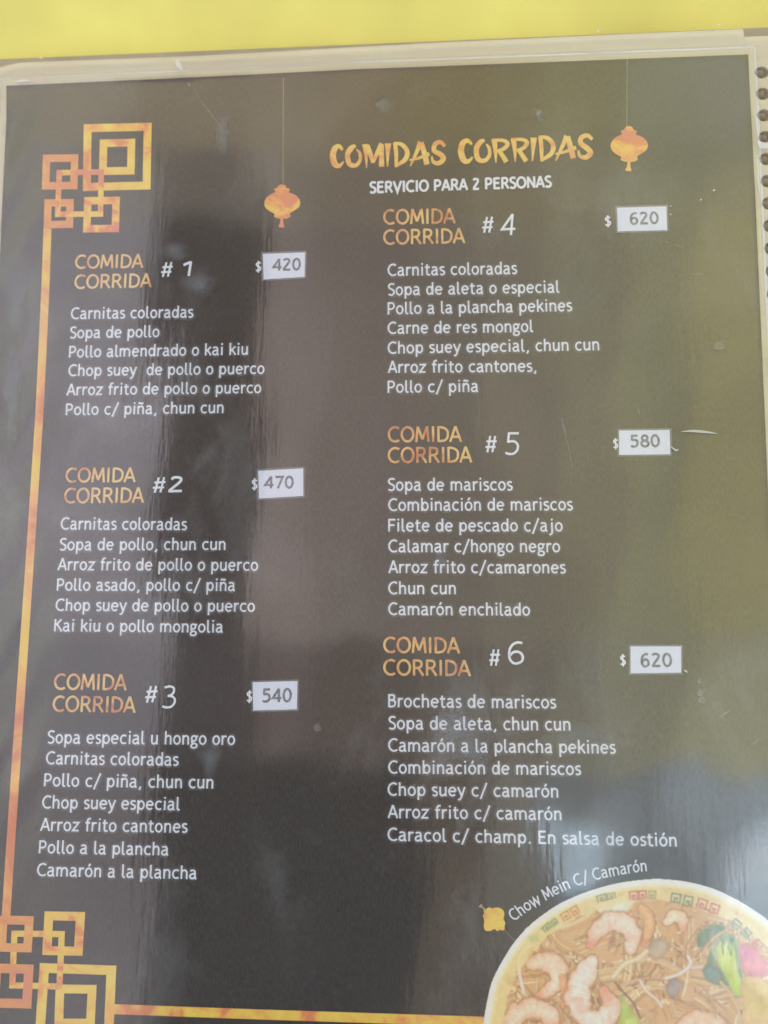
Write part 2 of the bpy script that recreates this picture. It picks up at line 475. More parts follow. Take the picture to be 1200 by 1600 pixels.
# coil turns that pass through the holes
def tube(path, r, nseg=10):
    v, f = [], []
    P = [Vector(p) for p in path]
    for i, p in enumerate(P):
        t = (P[min(i + 1, len(P) - 1)] - P[max(i - 1, 0)]).normalized()
        a = t.orthogonal().normalized(); b = t.cross(a)
        if i:  # keep the frame steady
            a = (pa - t * pa.dot(t)).normalized(); b = t.cross(a)
        pa = a
        for k in range(nseg):
            an = 2 * math.pi * k / nseg
            v.append(p + (a * math.cos(an) + b * math.sin(an)) * r)
    for i in range(len(P) - 1):
        for k in range(nseg):
            j = (k + 1) % nseg
            f.append((i * nseg + k, i * nseg + j, (i + 1) * nseg + j, (i + 1) * nseg + k))
    return v, f
coil_me = None
for c in holes[:42]:
    path = []
    for k in range(15):      # dives down through the hole, leaning along the spine
        t = k / 14
        a = math.radians(200 - 150 * t)
        path.append((perp * (.0062 + .0066 * math.cos(a)) + axis * (PITCH * .55 * (t - .25)) + np.array([0, 0, -.0012 - .0044 * abs(math.sin(a)) * (1 if t > .1 else .6)])))
    if coil_me is None:
        vv, ff = tube([tuple(p) for p in path], .00125)
        coil_me = bpy.data.meshes.new('binding_coil'); coil_me.from_pydata([tuple(x) for x in vv], [], ff); coil_me.update()
        for pl in coil_me.polygons: pl.use_smooth = True
        coil_me.materials.append(M['coil'])
    o = bpy.data.objects.new('binding_coil', coil_me); o.location = tuple(c); link(o, menu)

# laminating film over the print, with a raised bubble ridge round the sheet
def film_z(x, y):
    dt = y - float(top_y(min(max(x, 10), 1169))); dl = x - float(edge(LEFT, y)); dr = float(edge(RIGHT, y)) - x
    z = .00042
    z += .00010 * math.sin(x * .011 + y * .004) + .00008 * math.sin(y * .009 - x * .006 + 1) + .00004 * math.sin(x * .031 + y * .017)
    if x < 90: z += .00009 * math.sin(y * .045 + x * .08) * smooth01((90 - x) / 60)
    for d, s in ((dt, 0), (dl, 2), (dr, 4)):
        q = (x if s == 0 else y) / 120.0
        amp = .00016 * (1 + .5 * wob(q, 0, s))
        z += amp * math.exp(-((d + 4) / 7.0) ** 2)
        if d < -8: z = min(z, .0003 + (d + 8) * .00007)
    return z
v, f = [], []
xs = np.concatenate([np.arange(-24, 60, 4.0), np.arange(60, 1140, 9.0)])
us = np.concatenate([(xs + 24) / 1164.0 * .955, np.linspace(.957, 1, 22)])
ys = np.concatenate([np.arange(-16, 30, 3.0), np.arange(30, 1640, 9.0)])
for yo in ys:
    for u in us:
        y = 110 + yo
        xr = float(edge(RIGHT, max(y, 85))) + 14; xl = float(edge(LEFT, max(y, 134))) - 14
        x = xl + (xr - xl) * u
        ty = float(top_y(min(max(x, 10), 1169)))
        yy = ty + yo * (1750 - ty) / (1750 - 110) if yo > 0 else ty + yo
        p = at(x, yy); v.append((p[0], p[1], film_z(x, yy)))
nx = len(us)
for j in range(len(ys) - 1):
    for i in range(nx - 1):
        a = j * nx + i; f.append((a, a + nx, a + nx + 1, a + 1))
mesh_obj('laminate_film', v, f, M['film'], menu, smooth=True)

# a second page of the same menu lies underneath and shows in the punched holes
v, f = grid(2, 2, lambda u, w: tuple(at(-180 + 1450 * u + 90 * w, lam_top(0) - 3 - 60 * u + 1750 * w, -.0019)))
up = mesh_obj('page_beneath', v, [q[::-1] for q in f], M['under'], menu)

# ------------------------------------------------------------------ ornaments and border
def orn(paths, off, sc, name, mats, widths, label):
    root = None
    ink = Ink()
    for (pts, w, closed, mk) in paths:
        ink = Ink(.00004 + .00001 * (orn.n % 9)); orn.n += 1
        ink.ribbon([(off[0] + x / sc, off[1] + y / sc) for x, y in pts], w / sc, closed)
        o = ink.build(name, M[mk], menu)
orn.n = 0
TL = [([(485, 102), (954, 91), (946, 550), (479, 561)], 62, True, 'gold_yellow'),
      ([(609, 220), (827, 215), (823, 434), (604, 438)], 60, True, 'gold_yellow'),
      ([(164, 338), (384, 335), (377, 551), (158, 553)], 58, True, 'gold_pink'),
      ([(176, 686), (348, 685), (344, 853), (171, 856)], 58, True, 'gold_pink'),
      ([(487, 670), (708, 667), (702, 886), (479, 888)], 58, True, 'gold'),
      ([(264, 451), (592, 445), (586, 773), (252, 775)], 43, True, 'gold')]
orn(TL, (40, 180), 5.0, 'corner_ornament', None, None, None)
BL = [([(16, 172), (138, 174), (130, 303), (8, 300)], 41, True, 'gold_pink'),
      ([(230, 152), (378, 155), (368, 318), (221, 315)], 42, True, 'gold'),
      ([(-15, 397), (136, 402), (127, 564), (-25, 560)], 44, True, 'gold_pink'),
      ([(208, 397), (522, 408), (505, 815), (180, 800)], 45, True, 'gold_yellow'),
      ([(281, 495), (432, 497), (424, 655), (276, 655)], 41, True, 'gold_yellow'),
      ([(68, 236), (290, 238), (279, 484), (58, 478)], 29, True, 'gold')]
orn(BL, (0, 1380), 3.0, 'corner_ornament', None, None, None)
ink = Ink(.00003); ink.ribbon([(74.3, 357), (71, 450), (62, 640), (45, 900), (30, 1120), (16, 1330), (9.5, 1432)], [12.5, 12.7, 12.7, 13, 13.5, 13.5, 13.5]); ink.build('border_line', M['border'], menu)
ink = Ink(.00003); ink.ribbon([(178, 1576.7), (400, 1584.8), (760, 1596.6), (900, 1600)], 15.6); ink.build('border_line', M['gold_yellow'], menu)

def lantern(sx, sy0, sy1, off, sc, lab):
    pts = [(881, 575), (872, 578), (866, 586), (857, 590), (860, 600), (846, 606), (832, 618), (826, 633), (830, 648), (844, 660), (858, 668), (856, 676), (868, 682), (876, 683), (875, 697), (871, 708),
           (888, 710), (886, 697), (886, 683), (898, 682), (908, 675), (906, 666), (922, 656), (935, 645), (938, 629), (930, 615), (916, 605), (903, 601), (905, 590), (896, 587), (891, 578)]
    ink = Ink(); ink.poly(spline([(off[0] + (x - 881) * sc, off[1] + (y - 575) * sc) for x, y in pts], 3, True))
    o = ink.build('lantern_print', M['gold'], menu, lab)
    s = Ink(); s.ribbon([(sx, sy0), (sx - .5, sy1)], 1.3); s.build('lantern_string', M['string'], o)
lantern(442.8, 121.5, 290, (440.5, 288), .5, 'gold lantern hanging from a long thread near the page top')
lantern(980, 93, 198, (982.5, 197), .52, 'gold lantern hanging right of the title')

# ------------------------------------------------------------------ title
def title(word, off, sc):
    ink = Ink(.00006)
    for st in word:
        a = spline(np.array(st, float), 6)
        ink.ribbon([(off[0] + x / sc, off[1] + y / sc) for x, y in a[:, :2]], a[:, 2] / sc)
    return ink
T1 = [[(165,160,22),(135,128,34),(98,150,48),(82,215,52),(100,280,52),(140,295,34),(176,258,12)],
 [(275,122,26),(235,150,46),(208,205,44),(225,280,42),(280,292,34),(315,245,30),(312,190,26),(285,155,12)],
 [(355,112,46),(365,200,30),(370,315,8)],[(375,120,40),(400,190,40),(428,268,36)],[(424,268,26),(455,200,34),(498,105,40)],[(495,112,44),(497,200,42),(498,305,46)],
 [(552,105,56),(550,190,32),(548,305,12)],
 [(612,98,34),(622,190,34),(622,308,24)],[(605,102,20),(670,115,34),(715,170,40),(700,240,40),(620,298,24)],
 [(828,92,44),(800,170,34),(742,300,12)],[(835,95,40),(860,180,44),(885,285,46)],[(735,248,14),(800,235,22),(905,195,34)],
 [(1038,130,26),(1000,95,34),(955,112,40),(945,165,40),(1000,200,44),(1025,235,44),(990,272,40),(940,265,30),(925,215,16)]]
T2 = [[(168,160,20),(135,130,34),(95,150,46),(80,215,50),(100,285,50),(140,298,34),(175,262,12)],
 [(272,125,26),(230,150,44),(205,205,42),(220,280,42),(275,292,34),(312,245,30),(308,190,26),(285,158,12)],
 [(350,122,46),(360,210,32),(365,312,8)],[(330,128,24),(420,128,28),(460,155,34),(430,195,32),(375,215,22)],[(390,210,34),(420,255,36),(450,305,40)],
 [(505,115,44),(518,200,32),(522,305,8)],[(488,120,24),(580,122,28),(618,148,34),(590,190,32),(535,212,22)],[(550,205,34),(580,250,36),(612,298,40)],
 [(672,105,54),(668,190,32),(662,298,12)],
 [(725,95,34),(735,185,34),(738,300,24)],[(712,98,20),(785,110,34),(830,165,38),(815,235,38),(735,292,24)],
 [(942,92,42),(910,165,34),(852,295,12)],[(948,95,40),(970,175,44),(995,275,46)],[(848,240,14),(915,225,22),(1018,188,34)],
 [(1150,120,26),(1110,88,34),(1062,105,40),(1055,150,40),(1105,190,44),(1135,230,44),(1100,265,40),(1050,255,30),(1035,208,16)]]
title(T1, (505, 205), 5.4545).build('title_word', M['title'], menu, 'brush lettered gold word COMIDAS')
title(T2, (705, 195), 5.217).build('title_word', M['title'], menu, 'brush lettered gold word CORRIDAS')
ink = Ink(.00006); text_ink(ink, 'SERVICIO PARA 2 PERSONAS', 577, 302, 862.5, 292.5, 17.6, 150); ink.build('subtitle_line', M['white'], menu, 'bold white line SERVICIO PARA 2 PERSONAS')

# ------------------------------------------------------------------ set meals
MEALS = [
 # number, heading rows, hash box, digit box, dollar, slip corners, numerals, lines
 ('1', [('COMIDA', 117, 420, 224, 418.5, 21.5), ('CORRIDA', 116, 451.5, 237, 449, 22)], (250, 433, 270, 432, 23), (282, 432, 297, 431, 22.5, 88, .12),
  (399, 425, 408, 424.5, 16), [(411, 397), (477, 395), (476, 433), (412, 437)], ('420', 426, 423.5, 470, 422.5, 18.5),
  [('Carnitas coloradas', 111, 499, 302, 496.5), ('Sopa de pollo', 109, 529, 249, 527), ('Pollo almendrado o kai kiu', 108, 559, 387, 554.5), ('Chop suey  de pollo o puerco', 107, 588, 413, 584.5), ('Arroz frito de pollo o puerco', 104, 618, 408, 614.5), ('Pollo c/ piña, chun cun', 103, 649, 349, 645.5)], 18.2),
 ('2', [('COMIDA', 102, 754, 212, 753.5, 23), ('CORRIDA', 100, 786.5, 225, 785.5, 24)], (237, 770, 259, 769, 24), (261, 769, 286, 768.5, 24, 92, .12),
  (393, 765, 402, 765, 16.5), [(404, 736), (474, 732), (474, 775), (405, 779)], ('470', 413, 763.5, 459, 763, 19),
  [('Carnitas coloradas', 95, 827.5, 292, 828.5), ('Sopa de pollo, chun cun', 93, 860, 352, 859.5), ('Arroz frito de pollo o puerco', 90, 891, 403, 892), ('Pollo asado, pollo c/ piña', 89, 923, 368, 923.5), ('Chop suey de pollo o puerco', 87, 954.5, 398, 956), ('Kai kiu o pollo mongolia', 85, 986.5, 349, 988.5)], 19),
 ('3', [('COMIDA', 84, 1077.5, 198, 1078.5, 25), ('CORRIDA', 82, 1112, 212, 1113.5, 25)], (225, 1098, 246, 1097, 26), (252, 1107, 274, 1106.5, 36, 66, .03),
  (385, 1097, 394, 1097, 17.5), [(395, 1066), (465, 1064), (464, 1108), (396, 1110)], ('540', 409, 1097, 456, 1096.5, 21),
  [('Sopa especial u hongo oro', 74, 1161.5, 367, 1164), ('Carnitas coloradas', 72, 1194, 279, 1196.5), ('Pollo c/ piña, chun cun', 69, 1228.5, 333, 1232), ('Chop suey especial', 66, 1263, 282, 1266), ('Arroz frito cantones', 63, 1298, 293, 1301), ('Pollo a la plancha', 61, 1333, 264, 1336.5), ('Camarón a la plancha', 58, 1368.5, 308, 1373.5)], 20.2),
 ('4', [('COMIDA', 599, 351, 712, 349, 23.5), ('CORRIDA', 599, 382.5, 727, 380, 23.5)], (752, 364, 772, 363, 25), (782, 368, 806, 367, 33, 74, .10),
  (945, 354, 955, 353.5, 16), [(964, 325), (1041, 323), (1042, 360), (965, 362)], ('620', 984, 351.5, 1029, 350, 18.5),
  [('Carnitas coloradas', 606, 431.5, 808, 428.5), ('Sopa de aleta o especial', 606, 462, 875, 457.5), ('Pollo a la plancha pekines', 606, 491.5, 894, 486.5), ('Carne de res mongol', 606, 522, 834, 519), ('Chop suey especial, chun cun', 606, 553, 936, 547.5), ('Arroz frito cantones,', 606, 583, 838, 581), ('Pollo c/ piña', 606, 614, 748, 612.5)], 18.8),
 ('5', [('COMIDA', 606, 691, 722, 690.5, 24.5), ('CORRIDA', 606, 723.5, 738, 722.5, 24.5)], (757, 707, 777, 706.5, 26), (788, 711, 811, 711, 36, 66, .06),
  (958, 701, 966, 701, 15.5), [(967, 673), (1046, 672), (1047, 710), (967, 711)], ('580', 984, 699, 1031, 698.5, 19),
  [('Sopa de mariscos', 606, 767, 801, 766.5), ('Combinación de mariscos', 607, 798.5, 895, 797.5), ('Filete de pescado c/ajo', 607, 830.5, 879, 830.5), ('Calamar c/hongo negro', 607, 863, 875, 863), ('Arroz frito c/camarones', 607, 895.5, 884, 896), ('Chun cun', 607, 928.5, 712, 928.5), ('Camarón enchilado', 607, 961, 828, 962)], 19.6),
 ('6', [('COMIDA', 599, 1020, 719, 1021, 25), ('CORRIDA', 599, 1055, 736, 1056.5, 25)], (763, 1040, 782, 1040, 26), (794, 1038, 819, 1038, 36, 66, .0),
  (969, 1040, 978, 1040, 17), [(985, 1010), (1064, 1010), (1064, 1051), (985, 1052)], ('620', 1001, 1042, 1050, 1041.5, 21),
  [('Brochetas de mariscos', 607, 1105, 869, 1107), ('Sopa de aleta, chun cun', 607, 1139.5, 891, 1141.5), ('Camarón a la plancha pekines', 607, 1174, 962, 1177.5), ('Combinación de mariscos', 607, 1208.5, 908, 1211), ('Chop suey c/ camarón', 606, 1243, 872, 1246), ('Arroz frito c/ camarón', 606, 1278, 877, 1281.5), ('Caracol c/ champ. En salsa de ostión', 606, 1313.5, 1057, 1322.5)], 20.4)]
SLIP_LABEL = {'1': 'white price slip reading 420 beside comida corrida number one', '2': 'white price slip reading 470 beside comida corrida number two', '3': 'white price slip reading 540 beside comida corrida number three',
              '4': 'white price slip reading 620 at the upper right, beside comida corrida number four', '5': 'white price slip reading 580 beside comida corrida number five', '6': 'white price slip reading 620 lower on the page, beside comida corrida number six'}
def wide(poly, d):
    c = np.mean(poly, 0); return [tuple(np.array(p) + np.sign(np.array(p) - c) * d) for p in poly]
for num, heads, hb, dbx, dol, slip, nm, lines, cap in MEALS:
    for s, a, b, c, d, h in heads:
        ink = Ink(.00006); text_ink(ink, s, a, b, c, d, h, 108); ink.build('heading_word', M['heading'], menu, f'gold heading word {s} of set meal {num}')
    ink = Ink(.00006); text_ink(ink, '#', hb[0], hb[1], hb[2], hb[3], hb[4], 88, .04); ink.build('number_sign', M['white'], menu)
    ink = Ink(.00006); text_ink(ink, num, *dbx); ink.build('meal_number', M['white'], menu, f'white meal number {num}')
    ink = Ink(.00006); text_ink(ink, '$', *dol, 105); ink.build('dollar_sign', M['white'], menu)
    for s, a, b, c, d in lines:
        ink = Ink(.00012); text_ink(ink, s, a, b, c, d, cap, 95); dl = ink.build('dish_line', M['white'], menu, f'white dish line {s}')
        ink = Ink(.00005); text_ink(ink, s, a - 1.6, b + .5, c + 1.6, d + .5, cap + .6, 300); ink.build('bloom_halo', M['glow'], dl)  # wide pale ribbon paints a bloom behind the letters
    # price slip under its own bit of clear tape
    q = at([p[0] for p in slip], [p[1] for p in slip]); zt = .00022
    sv = [(*p[:2], .0001) for p in q] + [(*p[:2], zt) for p in q]
    ctr = np.mean(q, 0)
    slip_o = mesh_obj('price_slip', [(x - ctr[0], y - ctr[1], z) for x, y, z in sv], [(4, 7, 6, 5), (0, 1, 5, 4), (1, 2, 6, 5), (2, 3, 7, 6), (3, 0, 4, 7)], M['slip'])
    slip_o.location = (ctr[0], ctr[1], 0)
    tag(slip_o, SLIP_LABEL[num], 'price slip', 'price slips taped on the menu')
    def child(ink, name, mat):
        v_ = np.array(ink.v); p_ = at(v_[:, 0], v_[:, 1]); p_[:, 2] = v_[:, 2]; p_[:, :2] -= ctr[:2]
        return mesh_obj(name, p_, ink.f, mat, slip_o)
    ink = Ink(zt + .00002); text_ink(ink, *nm, 128); child(ink, 'price_numerals', M['numeral'])
    # tape: low, slightly larger sheet with a puckered rim
    rr = random.Random(int(num) * 7)
    ink = Ink(.00026); w4 = wide(slip, 1.4); ink.ribbon([tuple(np.array(p)) for p in w4], 2.6, True); child(ink, 'tape_rim', M['tape'])
    # dotted seams where the tape ends
    ink = Ink(.00034)
    x0 = slip[0][0]; y0 = slip[0][1]
    def seam(xa, ya, xb, yb, dens=.4):
        L = math.hypot(xb - xa, yb - ya); k = int(L * dens)
        for i in range(k):
            if rr.random() < .3: continue
            t = (i + rr.random() * .3) / k; x = xa + (xb - xa) * t + rr.uniform(-.6, .6); y = ya + (yb - ya) * t; r = rr.uniform(.3, .75)
            ink.poly([(x - r, y), (x, y + r), (x + r, y), (x, y - r)])
    ty = 45 if int(num) < 4 else 34
    seam(x0 - 52, y0 - ty, x0 - 48 + (4 if int(num) > 3 else 0), y0 + 48)
    seam(slip[1][0] + 86 + (4 if num == '6' else 0), y0 - 30, slip[1][0] + 92, y0 + 70, .25)
    seam(x0 - 48, y0 - ty, x0 + 150, y0 - ty - 5, .07)
    child(ink, 'tape_seam', M['seam'])

# curved caption
PTS = np.array([(803, 1440), (812, 1433), (830, 1420), (849, 1409.5), (870, 1397.5), (893, 1387), (918, 1378.5), (940, 1372.5), (968, 1367), (990, 1363.5), (1011, 1361)], float)
seg = np.concatenate([[0], np.cumsum(np.hypot(*np.diff(PTS, axis=0).T))])
ink = Ink(.00006); pen = 0; items = []; txt = 'Chow Mein C/ Camarón'
for ch in txt:
    for p, cl in strokes(ch): items.append((p + [pen, 0], cl))
    pen += G[ch][0]
tot = pen - 60
for q, cl in items:
    s_ = q[:, 0] / tot * seg[-1]; X = np.interp(s_, seg, PTS[:, 0]); Y = np.interp(s_, seg, PTS[:, 1])
    X2 = np.interp(s_ + 6, seg, PTS[:, 0]) - np.interp(s_ - 6, seg, PTS[:, 0]); Y2 = np.interp(s_ + 6, seg, PTS[:, 1]) - np.interp(s_ - 6, seg, PTS[:, 1])
    L = np.hypot(X2, Y2) + 1e-9; up = q[:, 1] * 18.6 / 716
    ink.ribbon(np.stack([X + Y2 / L * up, Y - X2 / L * up], 1), 2.25, cl)
ink.build('caption_line', M['white'], menu, 'curved white caption Chow Mein C/ Camarón')
# drumstick emblem
ink = Ink()
dp = [(118, 170), (150, 150), (185, 132), (215, 145), (260, 135), (310, 140), (350, 170), (360, 220), (350, 270), (372, 315), (362, 350), (362, 395), (330, 402), (300, 395), (280, 412), (245, 385), (215, 400), (175, 410), (135, 400), (118, 350), (125, 300), (118, 260), (108, 225), (125, 200)]
ink.poly(spline([(740 + x / 7.5, 1400 + y / 7.5) for x, y in dp], 3, True))
dr = ink.build('drumstick_emblem', M['gold_yellow'], menu)
ink = Ink(.00005); ink.poly([(740 + x / 7.5, 1400 + y / 7.5) for x, y in [(62, 118), (75, 108), (88, 90), (102, 105), (98, 120), (145, 155), (132, 178), (92, 132), (70, 134)]]); ink.build('bone', M['bone'], dr)
ink = Ink(); ink.ribbon([(789, 1454), (806, 1472)], .9); ink.build('pointer_line', M['string'], dr)

# ------------------------------------------------------------------ the printed photograph of the noodle bowl
RIM = [(749, 1750), (750, 1690), (752, 1640), (756, 1596), (761, 1565), (769, 1533), (784, 1503), (803, 1473), (825, 1448), (851, 1427), (880, 1409), (918, 1393), (960, 1381), (1000, 1375), (1035, 1373.5), (1080, 1379), (1118, 1390), (1150, 1405), (1178, 1422), (1200, 1438), (1240, 1475), (1280, 1530), (1310, 1600), (1325, 1680), (1330, 1760)]
RC = np.array([1040.0, 1690.0])
rim_s = spline(RIM, 8)
X0, Y0, CW, CHh = 744, 1368, 500, 384
yy, xx = np.mgrid[0:CHh, 0:CW]; PX = xx + X0 + .5; PY = yy + Y0 + .5
def inpoly(poly, X=PX, Y=PY):
    poly = np.array(poly); ins = np.zeros(X.shape, bool); n = len(poly); j = n - 1
    for i in range(n):
        xi, yi = poly[i]; xj, yj = poly[j]
        if yi != yj:
            c = ((yi > Y) != (yj > Y)) & (X < (xj - xi) * (Y - yi) / (yj - yi) + xi); ins ^= c
        j = i
    return ins
def blur(a, r):
    for ax in (0, 1):
        k = np.ones(2 * r + 1) / (2 * r + 1)
        a = np.apply_along_axis(lambda m: np.convolve(np.pad(m, r, mode='edge'), k, 'valid'), ax, a)
    return a
bowl = inpoly(list(map(tuple, rim_s)) + [(1330, 1900), (749, 1900)])
ang = np.arctan2(PY - RC[1], PX - RC[0]); rad = np.hypot(PX - RC[0], PY - RC[1])
ra = np.arctan2(rim_s[:, 1] - RC[1], rim_s[:, 0] - RC[0]); rr_ = np.hypot(rim_s[:, 0] - RC[0], rim_s[:, 1] - RC[1])
ra = np.where(ra > 1.6, ra - 2 * np.pi, ra); o_ = np.argsort(ra)
ang2 = np.where(ang > 1.6, ang - 2 * np.pi, ang)
DIN = np.interp(ang2, ra[o_], rr_[o_]) - rad          # distance inside the rim, px
nr = np.random.RandomState(11)
def fractal(scale, seed):
    r = np.random.RandomState(seed); out = np.zeros((CHh, CW)); amp = 1
    for o in range(3):
        s = max(2, int(scale / 2 ** o)); gh, gw = CHh // s + 3, CW // s + 3; a = r.rand(gh, gw)
        fy = yy / s; fx = xx / s; iy = fy.astype(int); ix = fx.astype(int); ty, tx = fy - iy, fx - ix
        ty = ty * ty * (3 - 2 * ty); tx = tx * tx * (3 - 2 * tx)
        out += amp * ((a[iy, ix] * (1 - tx) + a[iy, ix + 1] * tx) * (1 - ty) + (a[iy + 1, ix] * (1 - tx) + a[iy + 1, ix + 1] * tx) * ty); amp *= .5
    return out / 1.75
C = np.zeros((CHh, CW, 3)); LBL = np.zeros((CHh, CW), int)
def lay(mask, col, lab=None):
    global C
    col = np.array(col, float)
    C = C * (1 - mask[..., None]) + mask[..., None] * col
    if lab is not None: LBL[mask > .5] = lab
fr = fractal(26, 3)
C[:] = np.array([214, 170, 116]); lay(np.clip((fr - .45) * 3, 0, 1), (214, 178, 130)); lay(np.clip((fractal(14, 5) - .62) * 4, 0, 1), (182, 138, 92))
def strand(p, w, col, lab=None, a=.95, shade=True):
    q = spline(p, 14)
    seg_x0, seg_x1 = int(max(0, q[:, 0].min() - X0 - w - 2)), int(min(CW, q[:, 0].max() - X0 + w + 3))
    sy0, sy1 = int(max(0, q[:, 1].min() - Y0 - w - 2)), int(min(CHh, q[:, 1].max() - Y0 + w + 3))
    if seg_x1 <= seg_x0 or sy1 <= sy0: return
    X = PX[sy0:sy1, seg_x0:seg_x1]; Y = PY[sy0:sy1, seg_x0:seg_x1]
    d = np.full(X.shape, 1e9)
    for i in range(len(q) - 1):
        A, B = q[i], q[i + 1]; AB = B - A; t = np.clip(((X - A[0]) * AB[0] + (Y - A[1]) * AB[1]) / (AB.dot(AB) + 1e-9), 0, 1)
        d = np.minimum(d, np.hypot(X - A[0] - AB[0] * t, Y - A[1] - AB[1] * t))
    m = np.clip(w / 2 + .5 - d, 0, 1)[..., None] * a
    sh = 1 - .22 * np.clip(d / (w / 2), 0, 1)[..., None] ** 2 if shade else 1
    sub = C[sy0:sy1, seg_x0:seg_x1]; C[sy0:sy1, seg_x0:seg_x1] = sub * (1 - m) + m * np.array(col, float) * sh
    if lab is not None: LBL[sy0:sy1, seg_x0:seg_x1][m[..., 0] > .5] = lab
cols = [(226, 182, 122), (236, 200, 146), (214, 164, 100), (242, 214, 166), (230, 176, 112), (222, 190, 150)]
for i in range(230):
    x, y = nr.uniform(750, 1240), nr.uniform(1395, 1750); a = nr.uniform(0, 6.28); k = nr.uniform(-.10, .10); p = [(x, y)]
    for _ in range(5):
        a += k * nr.uniform(1, 5); x += 12 * math.cos(a); y += 12 * math.sin(a); p.append((x, y))
    p = np.array(p); nvec = np.array([-math.sin(a), math.cos(a)]); kk = nr.randint(2, 6); w = nr.uniform(3.0, 4.6)
    strand(p + nvec * (w * kk * .5 + 1.5) , 3, (176, 128, 80), None, .5)
    for q in range(kk): strand(p + nvec * (q - kk / 2) * w * .95 + nr.uniform(-1, 1, 2), w, cols[nr.randint(len(cols))], None, .93)
def blob(p, col, edgecol, lab=None, soft=2, tex=None):
    m = inpoly(spline(p, 6, True)).astype(float); m1 = blur(m, soft); e = blur(m, 7)
    core = np.clip((e - .5) * 2.2, 0, 1)
    c = np.array(edgecol, float) * (1 - core[..., None]) + np.array(col, float) * core[..., None]
    t = (fractal(12, 40 + (lab or 0)) - .5)[..., None] * 38; t2 = np.clip((fractal(20, 70 + (lab or 0)) - .5) * 3, 0, 1)[..., None]
    c = c + t; c = c * (1 - t2 * .25) + t2 * .25 * np.array([240, 176, 150])
    global C
    C = C * (1 - m1[..., None]) + c * m1[..., None]
    if lab is not None: LBL[m > .5] = lab
for i in range(320):
    x, y = nr.uniform(765, 1200), nr.uniform(1410, 1640); a = nr.uniform(0, 6.28); l = nr.uniform(3, 9)
    strand([(x, y), (x + l * math.cos(a) * .5, y + l * math.sin(a) * .5 + 1), (x + l * math.cos(a), y + l * math.sin(a))], nr.uniform(1.2, 2.6), (252, 236, 206) if i % 2 else (146, 98, 58), None, .8, False)
def shrimp(path, ws, lab, col=(244, 222, 206), edge=(232, 164, 128), band=(236, 158, 122)):
    """a curled, banded shrimp: pale back, orange edges and segment lines"""
    global C
    q = spline([(*p, w * 1.0) for p, w in zip(path, ws)], 10); arc = np.concatenate([[0], np.cumsum(np.hypot(*np.diff(q[:, :2], axis=0).T))])
    best = np.full(PX.shape, 9.0); A = np.zeros(PX.shape); sgn = np.zeros(PX.shape)
    for i in range(len(q)):
        dx, dy = PX - q[i, 0], PY - q[i, 1]; d = np.hypot(dx, dy) / (q[i, 2] / 2); m = d < best
        best = np.where(m, d, best); A = np.where(m, arc[i], A)
    best = best + (fractal(11, 130 + lab) - .5) * .6; a = np.clip((1 - best) * 3.5, 0, 1)
    t = np.clip(best, 0, 1) ** 2 * .75
    c = np.array(col, float) * (1 - t[..., None]) + np.array(edge, float) * t[..., None]
    st = np.clip(np.sin(A / 9.5 * 2 * np.pi + best * 2.2) * 2 - 1.1, 0, 1) * .26
    c = c * (1 - st[..., None]) + st[..., None] * np.array(band, float)
    hl = np.clip(1 - best * 2, 0, 1) * np.clip(fractal(7, 90 + lab) * 2 - .9, 0, 1); c = c + hl[..., None] * 22
    tail = np.clip((A - arc[-1] * .78) / (arc[-1] * .2), 0, 1)[..., None] * .8; c = c * (1 - tail) + tail * np.array([236, 150, 112])
    c = c + (fractal(8, 60 + lab) - .5)[..., None] * 34; pk = np.clip(fractal(16, 160 + lab) * 3 - 1.6, 0, 1)[..., None] * .55; c = c * (1 - pk) + pk * np.array([238, 168, 138])
    sh = np.clip(1.25 - best, 0, .25) / .25 * .5 * (best > .9); C = C * (1 - sh[..., None] * (1 - a[..., None])) + sh[..., None] * (1 - a[..., None]) * np.array([150, 100, 62])
    C = C * (1 - a[..., None]) + c * a[..., None]; LBL[a > .5] = lab
blob([(936, 1412), (950, 1406), (972, 1402), (990, 1406), (984, 1420), (962, 1432), (940, 1430)], (228, 230, 210), (230, 216, 176), 9)
shrimp([(1002, 1418), (1014, 1434), (1014, 1454), (1004, 1474)], [12, 18, 18, 10], 17, (234, 186, 128), (214, 150, 92), (220, 146, 90))
shrimp([(986, 1482), (990, 1462), (976, 1444), (952, 1442), (932, 1456), (922, 1476)], [18, 27, 32, 32, 27, 14], 1)
shrimp([(830, 1506), (848, 1502), (868, 1510), (872, 1530), (858, 1546), (838, 1558)], [20, 32, 34, 28, 22, 10], 2, (242, 216, 192))
shrimp([(878, 1526), (884, 1548), (880, 1572)], [10, 16, 10], 18, (232, 172, 122), (214, 150, 100))
shrimp([(806, 1626), (800, 1600), (812, 1582), (838, 1576), (860, 1588), (864, 1616)], [24, 34, 34, 34, 30, 18], 4, (240, 212, 188))
shrimp([(926, 1500), (912, 1526), (902, 1556), (912, 1586), (938, 1594), (956, 1576), (944, 1548)], [16, 38, 40, 36, 34, 32, 18], 3, (244, 226, 216), (234, 184, 158))
strand([(925, 1557), (927, 1566)], 4, (170, 120, 80)); strand([(934, 1560), (935, 1567)], 3, (150, 110, 84))
shrimp([(1042, 1440), (1054, 1431), (1066, 1436), (1068, 1450)], [14, 20, 20, 12], 5, (238, 222, 196))
shrimp([(1064, 1604), (1092, 1592), (1120, 1600), (1130, 1624)], [20, 30, 28, 20], 6, (240, 206, 172))
blob([(956, 1461), (962, 1464), (962, 1478), (954, 1480), (950, 1472)], (170, 124, 92), (186, 136, 100))
blob([(1014, 1474), (1026, 1466), (1046, 1474), (1040, 1490), (1024, 1500), (1012, 1488)], (190, 172, 146), (176, 144, 110), 19)
